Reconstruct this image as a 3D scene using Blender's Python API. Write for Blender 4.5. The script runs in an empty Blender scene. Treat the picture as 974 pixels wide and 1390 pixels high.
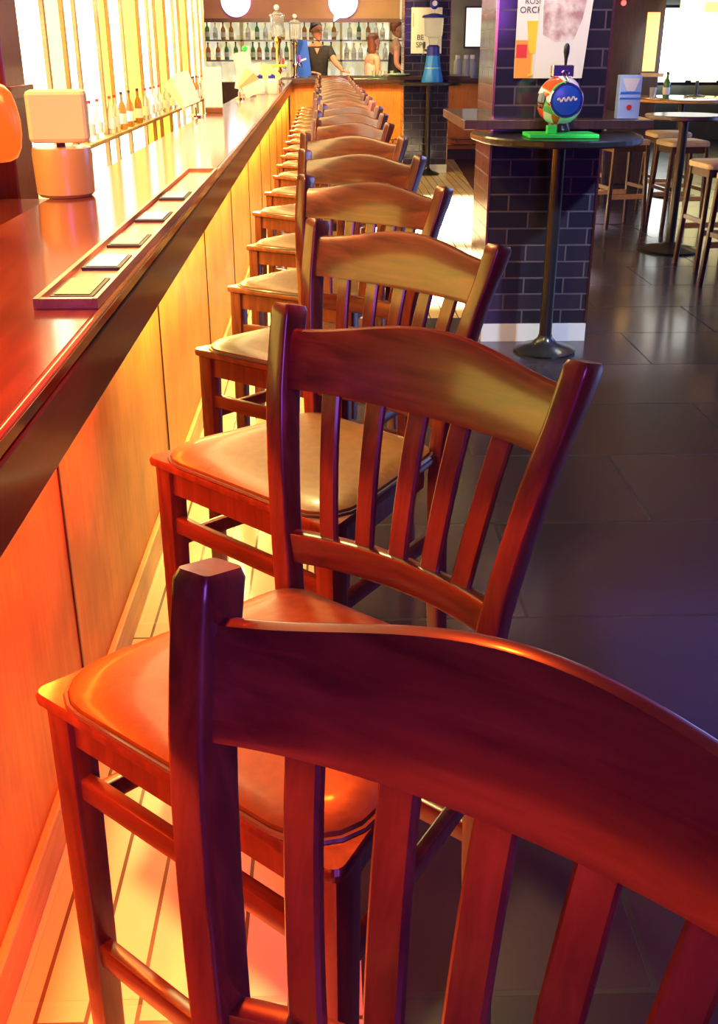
import bpy, bmesh, math, random
from mathutils import Vector, Matrix
random.seed(7)
PI = math.pi
C = bpy.context.scene.collection
S = bpy.context.scene

# ------------------------------------------------------------------ helpers
def rrect(w, h, r, seg=3):
    """closed outline of a rounded rectangle, centred"""
    pts = []
    for cx, cy, a0 in ((w/2-r, h/2-r, 0), (-w/2+r, h/2-r, 90), (-w/2+r, -h/2+r, 180), (w/2-r, -h/2+r, 270)):
        for i in range(seg+1):
            a = math.radians(a0+90*i/seg)
            pts.append((cx+r*math.cos(a), cy+r*math.sin(a)))
    return pts

def rpoly(cs, rs, seg=5):
    """rounded convex polygon (ccw corners cs, radii rs)"""
    out = []; n = len(cs)
    for i in range(n):
        p = Vector(cs[i]); a = (Vector(cs[i-1])-p).normalized(); b = (Vector(cs[(i+1) % n])-p).normalized()
        r = rs[i]; ang = a.angle(b); d = r/math.tan(ang/2)
        ctr = p+(a+b).normalized()*(r/math.sin(ang/2))
        s = p+a*d-ctr; e = p+b*d-ctr
        a0 = math.atan2(s.y, s.x); a1 = math.atan2(e.y, e.x)
        while a1 < a0: a1 += 2*PI
        for k in range(seg+1):
            t = a0+(a1-a0)*k/seg
            out.append((ctr.x+r*math.cos(t), ctr.y+r*math.sin(t)))
    return out

class MB:
    def __init__(s): s.bm = bmesh.new()
    def loft(s, rings, cap=True, closed=True):
        vs = [[s.bm.verts.new(p) for p in r] for r in rings]
        for a, b in zip(vs, vs[1:]):
            n = len(a)
            for i in range(n if closed else n-1):
                j = (i+1) % n
                s.bm.faces.new((a[i], a[j], b[j], b[i]))
        if cap:
            s.bm.faces.new(list(reversed(vs[0]))); s.bm.faces.new(vs[-1])
        return s
    def box(s, x0, x1, y0, y1, z0, z1, r=0.0):
        if r <= 0:
            s.loft([[(x0,y0,z),(x1,y0,z),(x1,y1,z),(x0,y1,z)] for z in (z0,z1)])
        else:
            w, d = x1-x0, y1-y0; cx, cy = (x0+x1)/2, (y0+y1)/2
            r = min(r, w*.45, d*.45, (z1-z0)*.45)
            R = []
            for z, k in ((z0, r), (z0+r*.3, r*.3), (z0+r, 0), (z1-r, 0), (z1-r*.3, r*.3), (z1, r)):
                R.append([(cx+a, cy+b, z) for a, b in rrect(w-2*k, d-2*k, r if k == 0 else r*.8, 2)])
            s.loft(R)
        return s
    def cyl(s, c, r, h, n=20, r2=None):
        r2 = r if r2 is None else r2
        s.loft([[(c[0]+q*math.cos(2*PI*i/n), c[1]+q*math.sin(2*PI*i/n), z) for i in range(n)] for q, z in ((r, c[2]), (r2, c[2]+h))])
        return s
    def lathe(s, prof, c=(0,0,0), n=20):
        s.loft([[(c[0]+max(q,.0005)*math.cos(2*PI*i/n), c[1]+max(q,.0005)*math.sin(2*PI*i/n), c[2]+z) for i in range(n)] for q, z in prof])
        return s
    def sweep(s, path, sec, up=(0,0,1)):
        """path of points, sec = outline (or list of outlines) in (side, up) plane"""
        rings = []; P = [Vector(p) for p in path]
        for i, p in enumerate(P):
            t = (P[min(i+1, len(P)-1)]-P[max(i-1, 0)]).normalized()
            u = Vector(up)
            if abs(t.dot(u)) > .95: u = Vector((0,1,0))
            a = t.cross(u).normalized(); b = a.cross(t).normalized()
            o = sec[i] if isinstance(sec[0][0], (list, tuple)) else sec
            rings.append([p+a*x+b*y for x, y in o])
        return s.loft(rings)
    def tube(s, path, r, n=10):
        rr = r if isinstance(r, (list, tuple)) else [r]*len(path)
        return s.sweep(path, [[(q*math.cos(2*PI*k/n), q*math.sin(2*PI*k/n)) for k in range(n)] for q in rr])
    def disc_y(s, c, r, t, n=28, sx=1):
        """disc facing -y"""
        s.loft([[(c[0]+r*sx*math.cos(2*PI*i/n), y, c[2]+r*math.sin(2*PI*i/n)) for i in range(n)] for y in (c[1], c[1]-t)])
        return s
    def xform(s, M):
        bmesh.ops.transform(s.bm, matrix=M, verts=s.bm.verts); return s
    def build(s, name, mat, parent=None, smooth=False, bevel=0):
        bmesh.ops.recalc_face_normals(s.bm, faces=s.bm.faces)
        me = bpy.data.meshes.new(name); s.bm.to_mesh(me); s.bm.free()
        me.materials.append(mat)
        o = bpy.data.objects.new(name, me); C.objects.link(o)
        if parent: o.parent = parent
        if smooth:
            for p in me.polygons: p.use_smooth = True
            try:
                me.set_sharp_from_angle(angle=math.radians(38))
            except Exception: pass
        if bevel:
            m = o.modifiers.new('bevel', 'BEVEL'); m.width = bevel; m.segments = 2; m.limit_method = 'ANGLE'
        return o

def tag(o, label=None, cat=None, group=None, kind=None):
    if label: o['label'] = label
    if cat: o['category'] = cat
    if group: o['group'] = group
    if kind: o['kind'] = kind
    return o
def thing(name, label, cat, loc=(0,0,0), rz=0, group=None):
    o = bpy.data.objects.new(name, None); C.objects.link(o); o.empty_display_size = .05
    o.location = loc; o.rotation_euler = (0,0,rz)
    return tag(o, label, cat, group)
def struct(name, mb, mat, smooth=False):
    return tag(mb.build(name, mat, None, smooth), kind='structure')
def copy_tree(o, parent=None):
    c = o.copy(); C.objects.link(c)
    if parent: c.parent = parent
    for ch in list(o.children): copy_tree(ch, c)
    return c

# ------------------------------------------------------------------ materials
def mat(name, col=(.5,.5,.5), rough=.5, metal=0, emit=None, es=1, spec=.5, coat=0, trans=0, alpha=1, ior=1.45):
    m = bpy.data.materials.new(name); m.use_nodes = True
    b = m.node_tree.nodes['Principled BSDF']
    b.inputs['Base Color'].default_value = (*col, 1); b.inputs['Roughness'].default_value = rough
    b.inputs['Metallic'].default_value = metal; b.inputs['Specular IOR Level'].default_value = spec
    b.inputs['Coat Weight'].default_value = coat; b.inputs['Coat Roughness'].default_value = .12
    b.inputs['Transmission Weight'].default_value = trans; b.inputs['IOR'].default_value = ior
    if emit:
        b.inputs['Emission Color'].default_value = (*emit, 1); b.inputs['Emission Strength'].default_value = es
    return m
def nodes(m): return m.node_tree.nodes, m.node_tree.links, m.node_tree.nodes['Principled BSDF']
def wood(name, c1, c2, rough=.35, coat=.4, scale=(3,3,30), bump=.03, axis='z', coords='Object'):
    m = mat(name, c1, rough, coat=coat); N, L, b = nodes(m)
    tc = N.new('ShaderNodeTexCoord'); mp = N.new('ShaderNodeMapping')
    st = {'z': (14,14,1.2), 'y': (14,1.2,14), 'x': (1.2,14,14)}[axis]
    mp.inputs['Scale'].default_value = tuple(v*scale[0]/3 for v in st)
    n1 = N.new('ShaderNodeTexNoise'); n1.inputs['Scale'].default_value = 4; n1.inputs['Detail'].default_value = 7; n1.inputs['Distortion'].default_value = .6
    n2 = N.new('ShaderNodeTexNoise'); n2.inputs['Scale'].default_value = 3.5; n2.inputs['Detail'].default_value = 3
    r = N.new('ShaderNodeValToRGB'); r.color_ramp.elements[0].position = .3; r.color_ramp.elements[1].position = .72
    r.color_ramp.elements[0].color = (*c1,1); r.color_ramp.elements[1].color = (*c2,1)
    mx = N.new('ShaderNodeMix'); mx.data_type = 'RGBA'; mx.blend_type = 'MULTIPLY'; mx.inputs[0].default_value = .55
    r2 = N.new('ShaderNodeValToRGB'); r2.color_ramp.elements[0].position = .35; r2.color_ramp.elements[1].position = .6
    r2.color_ramp.elements[0].color = (.45,.4,.45,1); r2.color_ramp.elements[1].color = (1,1,1,1)
    L.new(tc.outputs[coords], mp.inputs[0]); L.new(mp.outputs[0], n1.inputs['Vector']); L.new(tc.outputs[coords], n2.inputs['Vector'])
    L.new(n1.outputs[0], r.inputs[0]); L.new(n2.outputs[0], r2.inputs[0])
    L.new(r.outputs[0], mx.inputs[6]); L.new(r2.outputs[0], mx.inputs[7]); L.new(mx.outputs[2], b.inputs['Base Color'])
    bp = N.new('ShaderNodeBump'); bp.inputs['Strength'].default_value = bump; bp.inputs['Distance'].default_value = .01
    L.new(n1.outputs[0], bp.inputs['Height']); L.new(bp.outputs[0], b.inputs['Normal'])
    return m
def noisy(name, c1, c2, scale=8, rough=.5, coat=0, bump=0, **k):
    m = mat(name, c1, rough, coat=coat, **k); N, L, b = nodes(m)
    tc = N.new('ShaderNodeTexCoord'); n = N.new('ShaderNodeTexNoise'); n.inputs['Scale'].default_value = scale; n.inputs['Detail'].default_value = 5
    r = N.new('ShaderNodeValToRGB'); r.color_ramp.elements[0].position = .35; r.color_ramp.elements[1].position = .65
    r.color_ramp.elements[0].color = (*c1,1); r.color_ramp.elements[1].color = (*c2,1)
    L.new(tc.outputs['Object'], n.inputs['Vector']); L.new(n.outputs[0], r.inputs[0]); L.new(r.outputs[0], b.inputs['Base Color'])
    if bump:
        bp = N.new('ShaderNodeBump'); bp.inputs['Strength'].default_value = bump; bp.inputs['Distance'].default_value = .004
        L.new(n.outputs[0], bp.inputs['Height']); L.new(bp.outputs[0], b.inputs['Normal'])
    return m
def brick(name, c1, c2, mortar, bw, bh, ms, rough=.15, offset=.5, plane='xz', coat=.5):
    m = mat(name, c1, rough, coat=coat); N, L, b = nodes(m)
    tc = N.new('ShaderNodeTexCoord'); sp = N.new('ShaderNodeSeparateXYZ'); cb = N.new('ShaderNodeCombineXYZ')
    ad = N.new('ShaderNodeMath'); ad.operation = 'ADD'
    L.new(tc.outputs['Object'], sp.inputs[0])
    if plane == 'xz':
        L.new(sp.outputs[0], ad.inputs[0]); L.new(sp.outputs[1], ad.inputs[1]); L.new(ad.outputs[0], cb.inputs[0]); L.new(sp.outputs[2], cb.inputs[1])
    else:
        L.new(sp.outputs[0], cb.inputs[0]); L.new(sp.outputs[1], cb.inputs[1])
    t = N.new('ShaderNodeTexBrick'); t.inputs['Scale'].default_value = 1; t.offset = offset
    t.inputs['Brick Width'].default_value = bw; t.inputs['Row Height'].default_value = bh; t.inputs['Mortar Size'].default_value = ms
    t.inputs['Color1'].default_value = (*c1,1); t.inputs['Color2'].default_value = (*c2,1); t.inputs['Mortar'].default_value = (*mortar,1)
    L.new(cb.outputs[0], t.inputs['Vector']); L.new(t.outputs['Color'], b.inputs['Base Color'])
    bp = N.new('ShaderNodeBump'); bp.inputs['Strength'].default_value = .6; bp.inputs['Distance'].default_value = .004; bp.invert = True
    L.new(t.outputs['Fac'], bp.inputs['Height']); L.new(bp.outputs[0], b.inputs['Normal'])
    rr = N.new('ShaderNodeMapRange'); rr.inputs[3].default_value = rough; rr.inputs[4].default_value = .7
    L.new(t.outputs['Fac'], rr.inputs[0]); L.new(rr.outputs[0], b.inputs['Roughness'])
    return m, t, cb

M = {}
M['wood'] = wood('mahogany', (.070,.012,.010), (.175,.042,.020), rough=.30, coat=.55)
M['woodx'] = wood('mahogany_rail', (.070,.012,.010), (.175,.042,.020), rough=.30, coat=.55, axis='x')
M['vinyl'] = noisy('brown_vinyl', (.10,.038,.009), (.135,.054,.013), 60, rough=.42, coat=.12, bump=.15)
M['piping'] = mat('vinyl_piping', (.05,.03,.03), .3, coat=.3)
M['glide'] = mat('black_glide', (.02,.02,.02), .5)
M['panel'] = wood('bar_front_oak', (.68,.20,.022), (.80,.29,.045), rough=.45, coat=.15, axis='z')
M['trim'] = wood('oak_trim', (.60,.30,.09), (.75,.42,.15), rough=.4, coat=.2, axis='y')
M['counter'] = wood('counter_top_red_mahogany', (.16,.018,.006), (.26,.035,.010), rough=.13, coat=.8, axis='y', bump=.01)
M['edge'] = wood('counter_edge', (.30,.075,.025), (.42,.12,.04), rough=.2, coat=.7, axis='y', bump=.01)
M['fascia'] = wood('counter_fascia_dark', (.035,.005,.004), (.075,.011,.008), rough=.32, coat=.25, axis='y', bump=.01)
M['darkwood'] = wood('dark_bar_wood', (.050,.022,.014), (.085,.04,.024), rough=.35, coat=.3)
M['redwood'] = wood('red_stained_post', (.16,.012,.006), (.24,.022,.008), rough=.35, coat=.3)
M['brown'] = noisy('brown_painted_board', (.16,.085,.04), (.20,.11,.055), 3, rough=.6)
M['grey'] = noisy('grey_paint', (.11,.115,.10), (.14,.145,.125), 4, rough=.7)
M['black'] = mat('black_metal', (.012,.012,.014), .3, coat=.3)
M['steel'] = mat('brushed_steel', (.65,.66,.68), .28, metal=1)
M['skirt'] = mat('pale_skirting', (.60,.64,.68), .25, coat=.5)
M['chrome'] = mat('chrome', (.8,.8,.82), .1, metal=1)
M['brass'] = mat('polished_brass', (.85,.50,.18), .18, metal=1)
M['card'] = mat('white_card', (.85,.83,.76), .5)
M['cream'] = mat('cream_card', (.85,.72,.38), .5)
M['tan'] = mat('tan_card', (.62,.38,.20), .5)
M['white'] = mat('white_gloss', (.85,.85,.85), .25, coat=.3)
M['blue'] = mat('royal_blue', (.02,.12,.75), .3, coat=.3)
M['lightblue'] = mat('light_blue', (.03,.30,.95), .3, coat=.3)
M['navy'] = mat('navy_plastic', (.03,.03,.35), .3)
M['green'] = mat('bright_green', (.03,.75,.10), .35, coat=.2)
M['lime'] = mat('lime_plastic', (.35,.85,.05), .35)
M['red'] = mat('red_gloss', (.75,.05,.02), .3, coat=.3)
M['orange'] = mat('orange_print', (.95,.35,.04), .4)
M['yellow'] = mat('yellow_print', (.95,.62,.03), .4)
M['teal'] = mat('turquoise_plastic', (.02,.55,.60), .35)
M['clear'] = mat('clear_plastic', (.93,.96,.97), .06, trans=.85, ior=1.15)
M['ink'] = mat('dark_print', (.05,.045,.05), .6)
M['pinkink'] = mat('pink_print', (.70,.42,.40), .6)
M['purple'] = mat('purple_plastic', (.35,.05,.45), .3)
M['skin'] = noisy('skin', (.50,.22,.12), (.55,.25,.14), 10, rough=.5)
M['skin2'] = noisy('fair_skin', (.62,.30,.18), (.68,.34,.21), 10, rough=.5)
M['hair'] = noisy('dark_hair', (.018,.010,.008), (.035,.02,.012), 90, rough=.45, bump=.5)
M['hair2'] = noisy('auburn_hair', (.16,.045,.018), (.28,.09,.035), 80, rough=.45, bump=.5)
M['shirt'] = noisy('dark_shirt', (.022,.018,.020), (.035,.03,.03), 30, rough=.8)
M['top'] = noisy('pale_vest', (.55,.45,.38), (.6,.5,.42), 30, rough=.8)
M['bottle_g'] = mat('green_glass', (.10,.35,.08), .08, trans=.5)
M['bottle_a'] = mat('amber_glass', (.60,.24,.03), .08, trans=.5)
M['bottle_c'] = mat('clear_glass', (.85,.88,.85), .06, trans=.7)
M['upholstery'] = noisy('tan_stool_pad', (.50,.36,.18), (.56,.41,.22), 30, rough=.5)
M['tilewhite'] = mat('tile', (.1,.1,.1))
def glow(name, col, s): return mat(name, (.3,.3,.3), .5, emit=col, es=s)
M['sign'] = glow('sign_light', (1,.93,1), 9)
M['signrim'] = glow('sign_rim_light', (.75,.35,1), 2.5)
M['lampglass'] = mat('orange_lamp_glass', (.12,.02,.005), .25, emit=(1,.13,.012), es=1.1)
M['amberpanel'] = glow('amber_wall_light', (1,.50,.08), 2.2)
M['redled'] = glow('red_indicator', (1,.05,.04), 3)
M['yellowneon'] = glow('yellow_lit_sign', (1,.62,.04), 2.5)
M['creamneon'] = glow('cream_lit_sign', (1,.78,.45), 1.8)
M['daylight'] = glow('daylit_window', (.93,1,.92), 5)
M['bluelight'] = glow('daylit_door_glass', (.42,.66,1), 4.5)
M['yellowblind'] = glow('sunlit_blind', (1,.86,.38), 2.5)

# ------------------------------------------------------------------ camera
f, pitch, yaw = 1365.2, .4056, .0276
CH = 1.504
cam = bpy.data.objects.new('camera', bpy.data.cameras.new('camera')); C.objects.link(cam)
cam.location = (0, 0, CH); cam.rotation_euler = (PI/2-pitch, 0, -yaw)
cam.rotation_euler = (PI/2-pitch, 0, -yaw)
cam.data.sensor_fit = 'HORIZONTAL'; cam.data.sensor_width = 36; cam.data.lens = 36*f/974
cam.data.shift_y = -45/974; cam.data.clip_start = .02; cam.data.clip_end = 60
S.camera = cam

# ------------------------------------------------------------------ setting
# floor: pale boards along the bar, paler zone painted where floor is lit, dark slate slabs beyond
fm, bt, cbn = brick('slate_floor', (.022,.017,.026), (.034,.026,.036), (.012,.010,.014), 1.1, .62, .006, rough=.26, plane='xy', coat=.35)
N, L, b = nodes(fm)
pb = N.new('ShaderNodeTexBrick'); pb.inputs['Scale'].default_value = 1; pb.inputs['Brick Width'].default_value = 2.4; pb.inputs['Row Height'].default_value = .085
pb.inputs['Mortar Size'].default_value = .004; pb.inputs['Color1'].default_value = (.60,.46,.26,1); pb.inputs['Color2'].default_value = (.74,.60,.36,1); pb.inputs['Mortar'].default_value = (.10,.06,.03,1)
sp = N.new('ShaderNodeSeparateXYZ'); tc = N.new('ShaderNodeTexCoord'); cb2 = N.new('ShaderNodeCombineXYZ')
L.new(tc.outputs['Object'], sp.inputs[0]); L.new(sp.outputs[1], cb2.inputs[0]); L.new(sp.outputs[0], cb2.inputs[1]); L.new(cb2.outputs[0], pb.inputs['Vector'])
# pale zone, partly painted-in light on the floor: x < .04, widening to x < 1.75 beyond y = 5.95
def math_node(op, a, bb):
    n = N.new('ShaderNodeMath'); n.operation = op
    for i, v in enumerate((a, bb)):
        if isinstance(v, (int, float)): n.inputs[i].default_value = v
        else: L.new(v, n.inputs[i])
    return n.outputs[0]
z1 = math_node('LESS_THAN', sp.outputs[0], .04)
z2 = math_node('MULTIPLY', math_node('LESS_THAN', math_node('SUBTRACT', sp.outputs[0], math_node('MULTIPLY', sp.outputs[1], .05)), 1.04), math_node('GREATER_THAN', sp.outputs[1], 5.95))  # pool of light between the columns, painted into the floor colour
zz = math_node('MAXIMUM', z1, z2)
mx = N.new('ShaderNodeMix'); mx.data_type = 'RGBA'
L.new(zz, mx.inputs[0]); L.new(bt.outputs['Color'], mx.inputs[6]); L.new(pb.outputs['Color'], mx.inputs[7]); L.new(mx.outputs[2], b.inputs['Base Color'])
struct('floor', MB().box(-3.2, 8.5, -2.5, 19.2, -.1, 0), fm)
struct('ceiling', MB().box(-3.2, 8.5, -2.5, 19.2, 2.9, 3.0), M['brown'])
struct('wall_left', MB().box(-3.3, -2.25, -2.5, 19.2, 0, 2.9), M['redwood'])
struct('wall_far', MB().box(-3.2, 8.5, 18.6, 18.8, 0, 2.9), M['grey'])
struct('wall_right', MB().box(8.5, 8.6, -2.5, 19.2, 0, 2.9), M['brown'])
struct('trim_2', MB().box(1.45, 4.4, 16.2, 16.35, 0, 2.9), M['grey'])     # grey partition behind the second column

# ------------------------------------------------------------------ long bar
def xe(y): return -.383-.0083*y
Y0, Y1 = -.6, 15.17
def prism(pts, z0, z1):   # plan polygon ccw
    return MB().loft([[(x, y, z) for x, y in pts] for z in (z0, z1)])
bar = thing('bar_counter', 'long wooden bar counter with glossy red top along the left of the chairs', 'bar counter')
XB = -.84
prism([(xe(Y0)-.004, Y0), (xe(Y1)-.004, Y1), (XB, Y1), (XB, Y0)], 1.05, 1.089).build('counter_top', M['counter'], bar, bevel=.004)
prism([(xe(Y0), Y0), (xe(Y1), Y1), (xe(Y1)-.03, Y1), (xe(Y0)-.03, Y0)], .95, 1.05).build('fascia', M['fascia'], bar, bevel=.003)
mb = MB()
n = 40
sec = [(.007*math.cos(2*PI*k/10), .007*math.sin(2*PI*k/10)) for k in range(10)]
mb.sweep([(xe(y)-.002, y, 1.082) for y in (Y0, Y1)], sec).build('nosing', M['edge'], bar, smooth=True)
PX = -.575
MB().box(PX-.03, PX, Y0, Y1, 0, .95).build('front_panel', M['panel'], bar)
MB().box(XB+.02, XB+.05, Y0, Y1, 0, 1.05).build('back_panel', M['darkwood'], bar)
MB().box(PX, PX+.018, Y0, Y1, 0, .10, ).build('kick_board', M['trim'], bar, bevel=.004)
mb = MB()
for y in [0.6+1.35*i for i in range(11)]: mb.box(PX, PX+.004, y-.004, y+.004, .10, .95)
tag(mb.build('panel_joint', M['fascia'], bar), kind='stuff')
MB().box(PX+.01, PX+.05, .4, 15.0, .925, .945).build('strip_light_housing', M['steel'], bar)

# ------------------------------------------------------------------ bar chair
def post_pt(z):
    T = [(0,.176,-.246),(.40,.170,-.213),(.76,.174,-.200),(.85,.185,-.208),(1.0,.210,-.235),(1.10,.229,-.265),(1.159,.238,-.288)]
    for (a,ax,ay),(b_,bx,by) in zip(T, T[1:]):
        if z <= b_:
            t = (z-a)/(b_-a); return ax+(bx-ax)*t, ay+(by-ay)*t
    return T[-1][1:]
def smooth_post(z):
    s = [post_pt(max(0, min(1.159, z+d))) for d in (-.05,-.025,0,.025,.05)]
    return sum(p[0] for p in s)/5, sum(p[1] for p in s)/5
def make_chair():
    r = thing('bar_chair', '', 'chair')
    for sx in (1, -1):
        rings = []
        zs = [0,.1,.25,.4,.55,.68,.76,.82,.88,.94,1.0,1.05,1.09,1.12,1.14,1.152,1.159]
        for z in zs:
            x, y = smooth_post(z)
            k = 1 if z < 1.155 else .86
            dp = .036+.012*max(0, (z-.76)/.4)
            dy = 0
            if z > 1.05: dy = -.006*((z-1.05)/.11)**2      # rolled scroll at the top
            rings.append([(sx*x+a, y+dy+bb, z+(bb*.25 if z > 1.1 else 0)) for a, bb in rrect(.033*k, dp*k, .005, 3)])
        MB().loft(rings).build('back_post', M['wood'], r, smooth=True)
    # crest rail
    rings = []; nU = 25
    for i in range(nU):
        u = -1+2*i/(nU-1)
        cr = .5+.5*math.cos(PI*u)
        zt = 1.128+.026*cr; zb = 1.046-.004*cr
        hw = .224; bow = -.036*(1-u*u)
        row = []
        for k, (t, zz_) in enumerate(((-.010, zb+.002), (-.011, zb+.010), (-.011, (zt+zb)/2), (-.011, zt-.012), (-.007, zt-.002), (0, zt), (.007, zt-.002), (.011, zt-.012), (.011, (zt+zb)/2), (.011, zb+.010), (.010, zb+.002), (0, zb))):
            _, py = smooth_post(zz_)
            xx = u*(hw-.02*(1.14-zz_)/.1)
            row.append((xx, py+bow+t, zz_))
        rings.append(row)
    MB().loft(rings).build('crest_rail', M['woodx'], r, smooth=True)
    rings = []
    for i in range(17):
        u = -1+2*i/16; bow = -.032*(1-u*u)
        rings.append([(u*.176+0*a, -.206+bow+a, .817+bb) for a, bb in rrect(.022, .050, .005, 2)])
    MB().loft(rings).build('lower_rail', M['woodx'], r, smooth=True)
    for k in range(5):
        u = (k-2)/3.0
        rings = []
        for j in range(7):
            t = j/6; z = .838+(1.050-.838)*t
            hx = .172+(.214-.172)*t
            _, py = smooth_post(z)
            bow = -(.032+.004*t)*(1-u*u)
            rings.append([(u*hx+a, py+bow+bb, z) for a, bb in rrect(.031, .012, .003, 1)])
        MB().loft(rings).build('slat', M['wood'], r, smooth=True)
    # seat
    def outline(ins, z, rf, rr):
        cs = [(.256-ins, .206-ins), (-.256+ins, .206-ins), (-.178+ins, -.205+ins), (.178-ins, -.205+ins)]
        return [(x, y, z) for x, y in rpoly(cs, [rf, rf, rr, rr])]
    MB().loft([outline(.022, .672, .01, .01), outline(.022, .735, .01, .01)]).build('apron', M['wood'], r)
    MB().loft([outline(.006, .728, .012, .02), outline(.001, .732, .014, .02), outline(0, .742, .014, .02), outline(.003, .748, .014, .02)]).build('seat_frame', M['wood'], r, smooth=True)
    p = MB().loft([outline(.008, .742, .075, .05), outline(.006, .748, .075, .05), outline(.008, .757, .075, .05), outline(.018, .764, .07, .05), outline(.045, .770, .06, .05), outline(.09, .774, .05, .04)]).build('seat_pad', M['vinyl'], r, smooth=True)
    rings = outline(.004, .749, .077, .052)
    mb = MB(); nn = len(rings); R = []
    for i in range(nn+1):
        a = Vector(rings[i % nn]); t = (Vector(rings[(i+1) % nn])-Vector(rings[i-1 if i <= nn-1 else nn-2])).normalized()
        s_ = t.cross(Vector((0,0,1)))
        R.append([a+s_*.004*math.cos(q)+Vector((0,0,.004*math.sin(q))) for q in [2*PI*k/6 for k in range(6)]])
    mb.loft(R, cap=False).build('piping', M['piping'], p, smooth=True)
    for sx in (1, -1):
        rings = []
        for z, w in ((.012,.034), (.3,.039), (.735,.044)):
            rings.append([(sx*(.222+.006*(.735-z))+a, .172+.008*(.735-z)+bb, z) for a, bb in rrect(w, w, .005, 2)])
        MB().loft(rings).build('front_leg', M['wood'], r, smooth=True)
    def bar_(name, a, b_, w, h):
        MB().sweep([a, b_], rrect(w, h, .004, 2)).build(name, M['woodx'], r, smooth=True)
    bar_('footrest', (-.222,.177,.30), (.222,.177,.30), .022, .042)
    bar_('stretcher', (-.222,.174,.600), (.222,.174,.600), .020, .036)
    for sx in (1, -1):
        bar_('side_stretcher', (sx*.222,.174,.560), (sx*.172,-.205,.560), .018, .032)
    bar_('rear_stretcher', (-.172,-.212,.45), (.172,-.212,.45), .018, .036)
    for sx in (1, -1):
        MB().cyl((sx*.226, .178, 0), .013, .014, 10).build('glide', M['glide'], r)
    return r
chairs = [(-.052,.275,.585), (-.064,1.081,.697), (-.050,1.866,.748), (-.055,2.685,.646), (-.041,3.488,.555), (-.036,4.28,.50),
          (-.070,5.14,.70), (-.055,5.897,.657), (-.049,6.675,.72)]
for k in range(12):
    chairs.append((-.055-.004*k, 7.36+.625*k, [.60,.63,.56,.61,.57,.62,.58,.60,.55,.61,.57,.58][k]))
ordn = ['nearest the camera, only its back showing','second from the camera','third from the camera','fourth from the camera','fifth from the camera','sixth from the camera','seventh from the camera','eighth from the camera','ninth from the camera','tenth from the camera','eleventh from the camera','twelfth from the camera','thirteenth from the camera','fourteenth from the camera','fifteenth from the camera','sixteenth from the camera','seventeenth from the camera','sixth from the far end','fifth from the far end','fourth from the far end','third from the far end','last but one at the far end','last at the far end by the crossing bar']
proto = make_chair()
nC = len(chairs)
for i, (x, y, t) in enumerate(chairs):
    c = proto if i == 0 else copy_tree(proto)
    c.location = (x, y, 0); c.rotation_euler = (0, 0, PI-t)
    if i == nC-1: w = ordn[-1]
    elif i == nC-2: w = 'last but one at the far end'
    elif i >= nC-6: w = {nC-3:'third from the far end', nC-4:'fourth from the far end', nC-5:'fifth from the far end', nC-6:'sixth from the far end'}[i]
    else: w = ordn[i]
    tag(c, 'slat-backed mahogany bar chair in the row, '+w, 'chair', 'slat-backed chairs in a row along the bar')

# ------------------------------------------------------------------ far bar
fb = thing('far_bar_counter', 'far bar counter with dark top and yellow oak front crossing behind the last chair', 'bar counter', (0,15.2,0))
MB().box(-.56, 3.2, .10, .15, 0, 1.03).build('front_panel', M['panel'], fb)
MB().box(-.88, 3.3, -.02, .62, 1.03, 1.10, .01).build('counter_top', M['darkwood'], fb)
MB().box(-.56, 3.2, .06, .10, 0, .14).build('kick_board', M['darkwood'], fb)
rl = MB()
for z in (.22, .29):
    rl.sweep([(-.4, -.02, z), (3.2, -.02, z)], [(.018*math.cos(2*PI*k/10), .018*math.sin(2*PI*k/10)) for k in range(10)])
for x in (.0, .9, 1.8, 2.7): rl.box(x-.012, x+.012, -.02, .10, .20, .31)
rl.build('foot_rail', M['brass'], fb, smooth=True)
MB().box(-.30, 1.1, .30, .50, 1.10, 1.125).build('bar_mat', M['ink'], fb)

fs = thing('bar_canopy', 'brown bulkhead board above the far bar carrying the round lit signs', 'bulkhead', (0,15.5,1.83))
MB().box(-2.25, 1.0, 0, .10, 0, 1.05).build('board', M['brown'], fs)
MB().box(-2.25, 1.0, -.03, 0, -.01, .04).build('bottom_moulding', M['darkwood'], fs)
def sign(x, z, tail, label):
    t = thing('round_sign', label, 'sign', (x, 15.47, z), 0, None)
    MB().disc_y((0,0,0), .205, .03, 36).build('rim', M['signrim'], t)
    MB().disc_y((0,-.031,0), .185, .02, 36).build('lit_face', M['sign'], t)
    if tail:
        MB().loft([[(-.12,y,-.12),(.0,y,-.17),(-.13,y,-.25)] for y in (-.031,-.05)]).build('tail', M['sign'], t)
    return t
sign(-1.28, 2.09, False, 'round white lit sign on the brown bulkhead at the left')
sign(.205, 2.08, True, 'round white lit speech-bubble sign on the brown bulkhead above the bartender')

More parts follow.
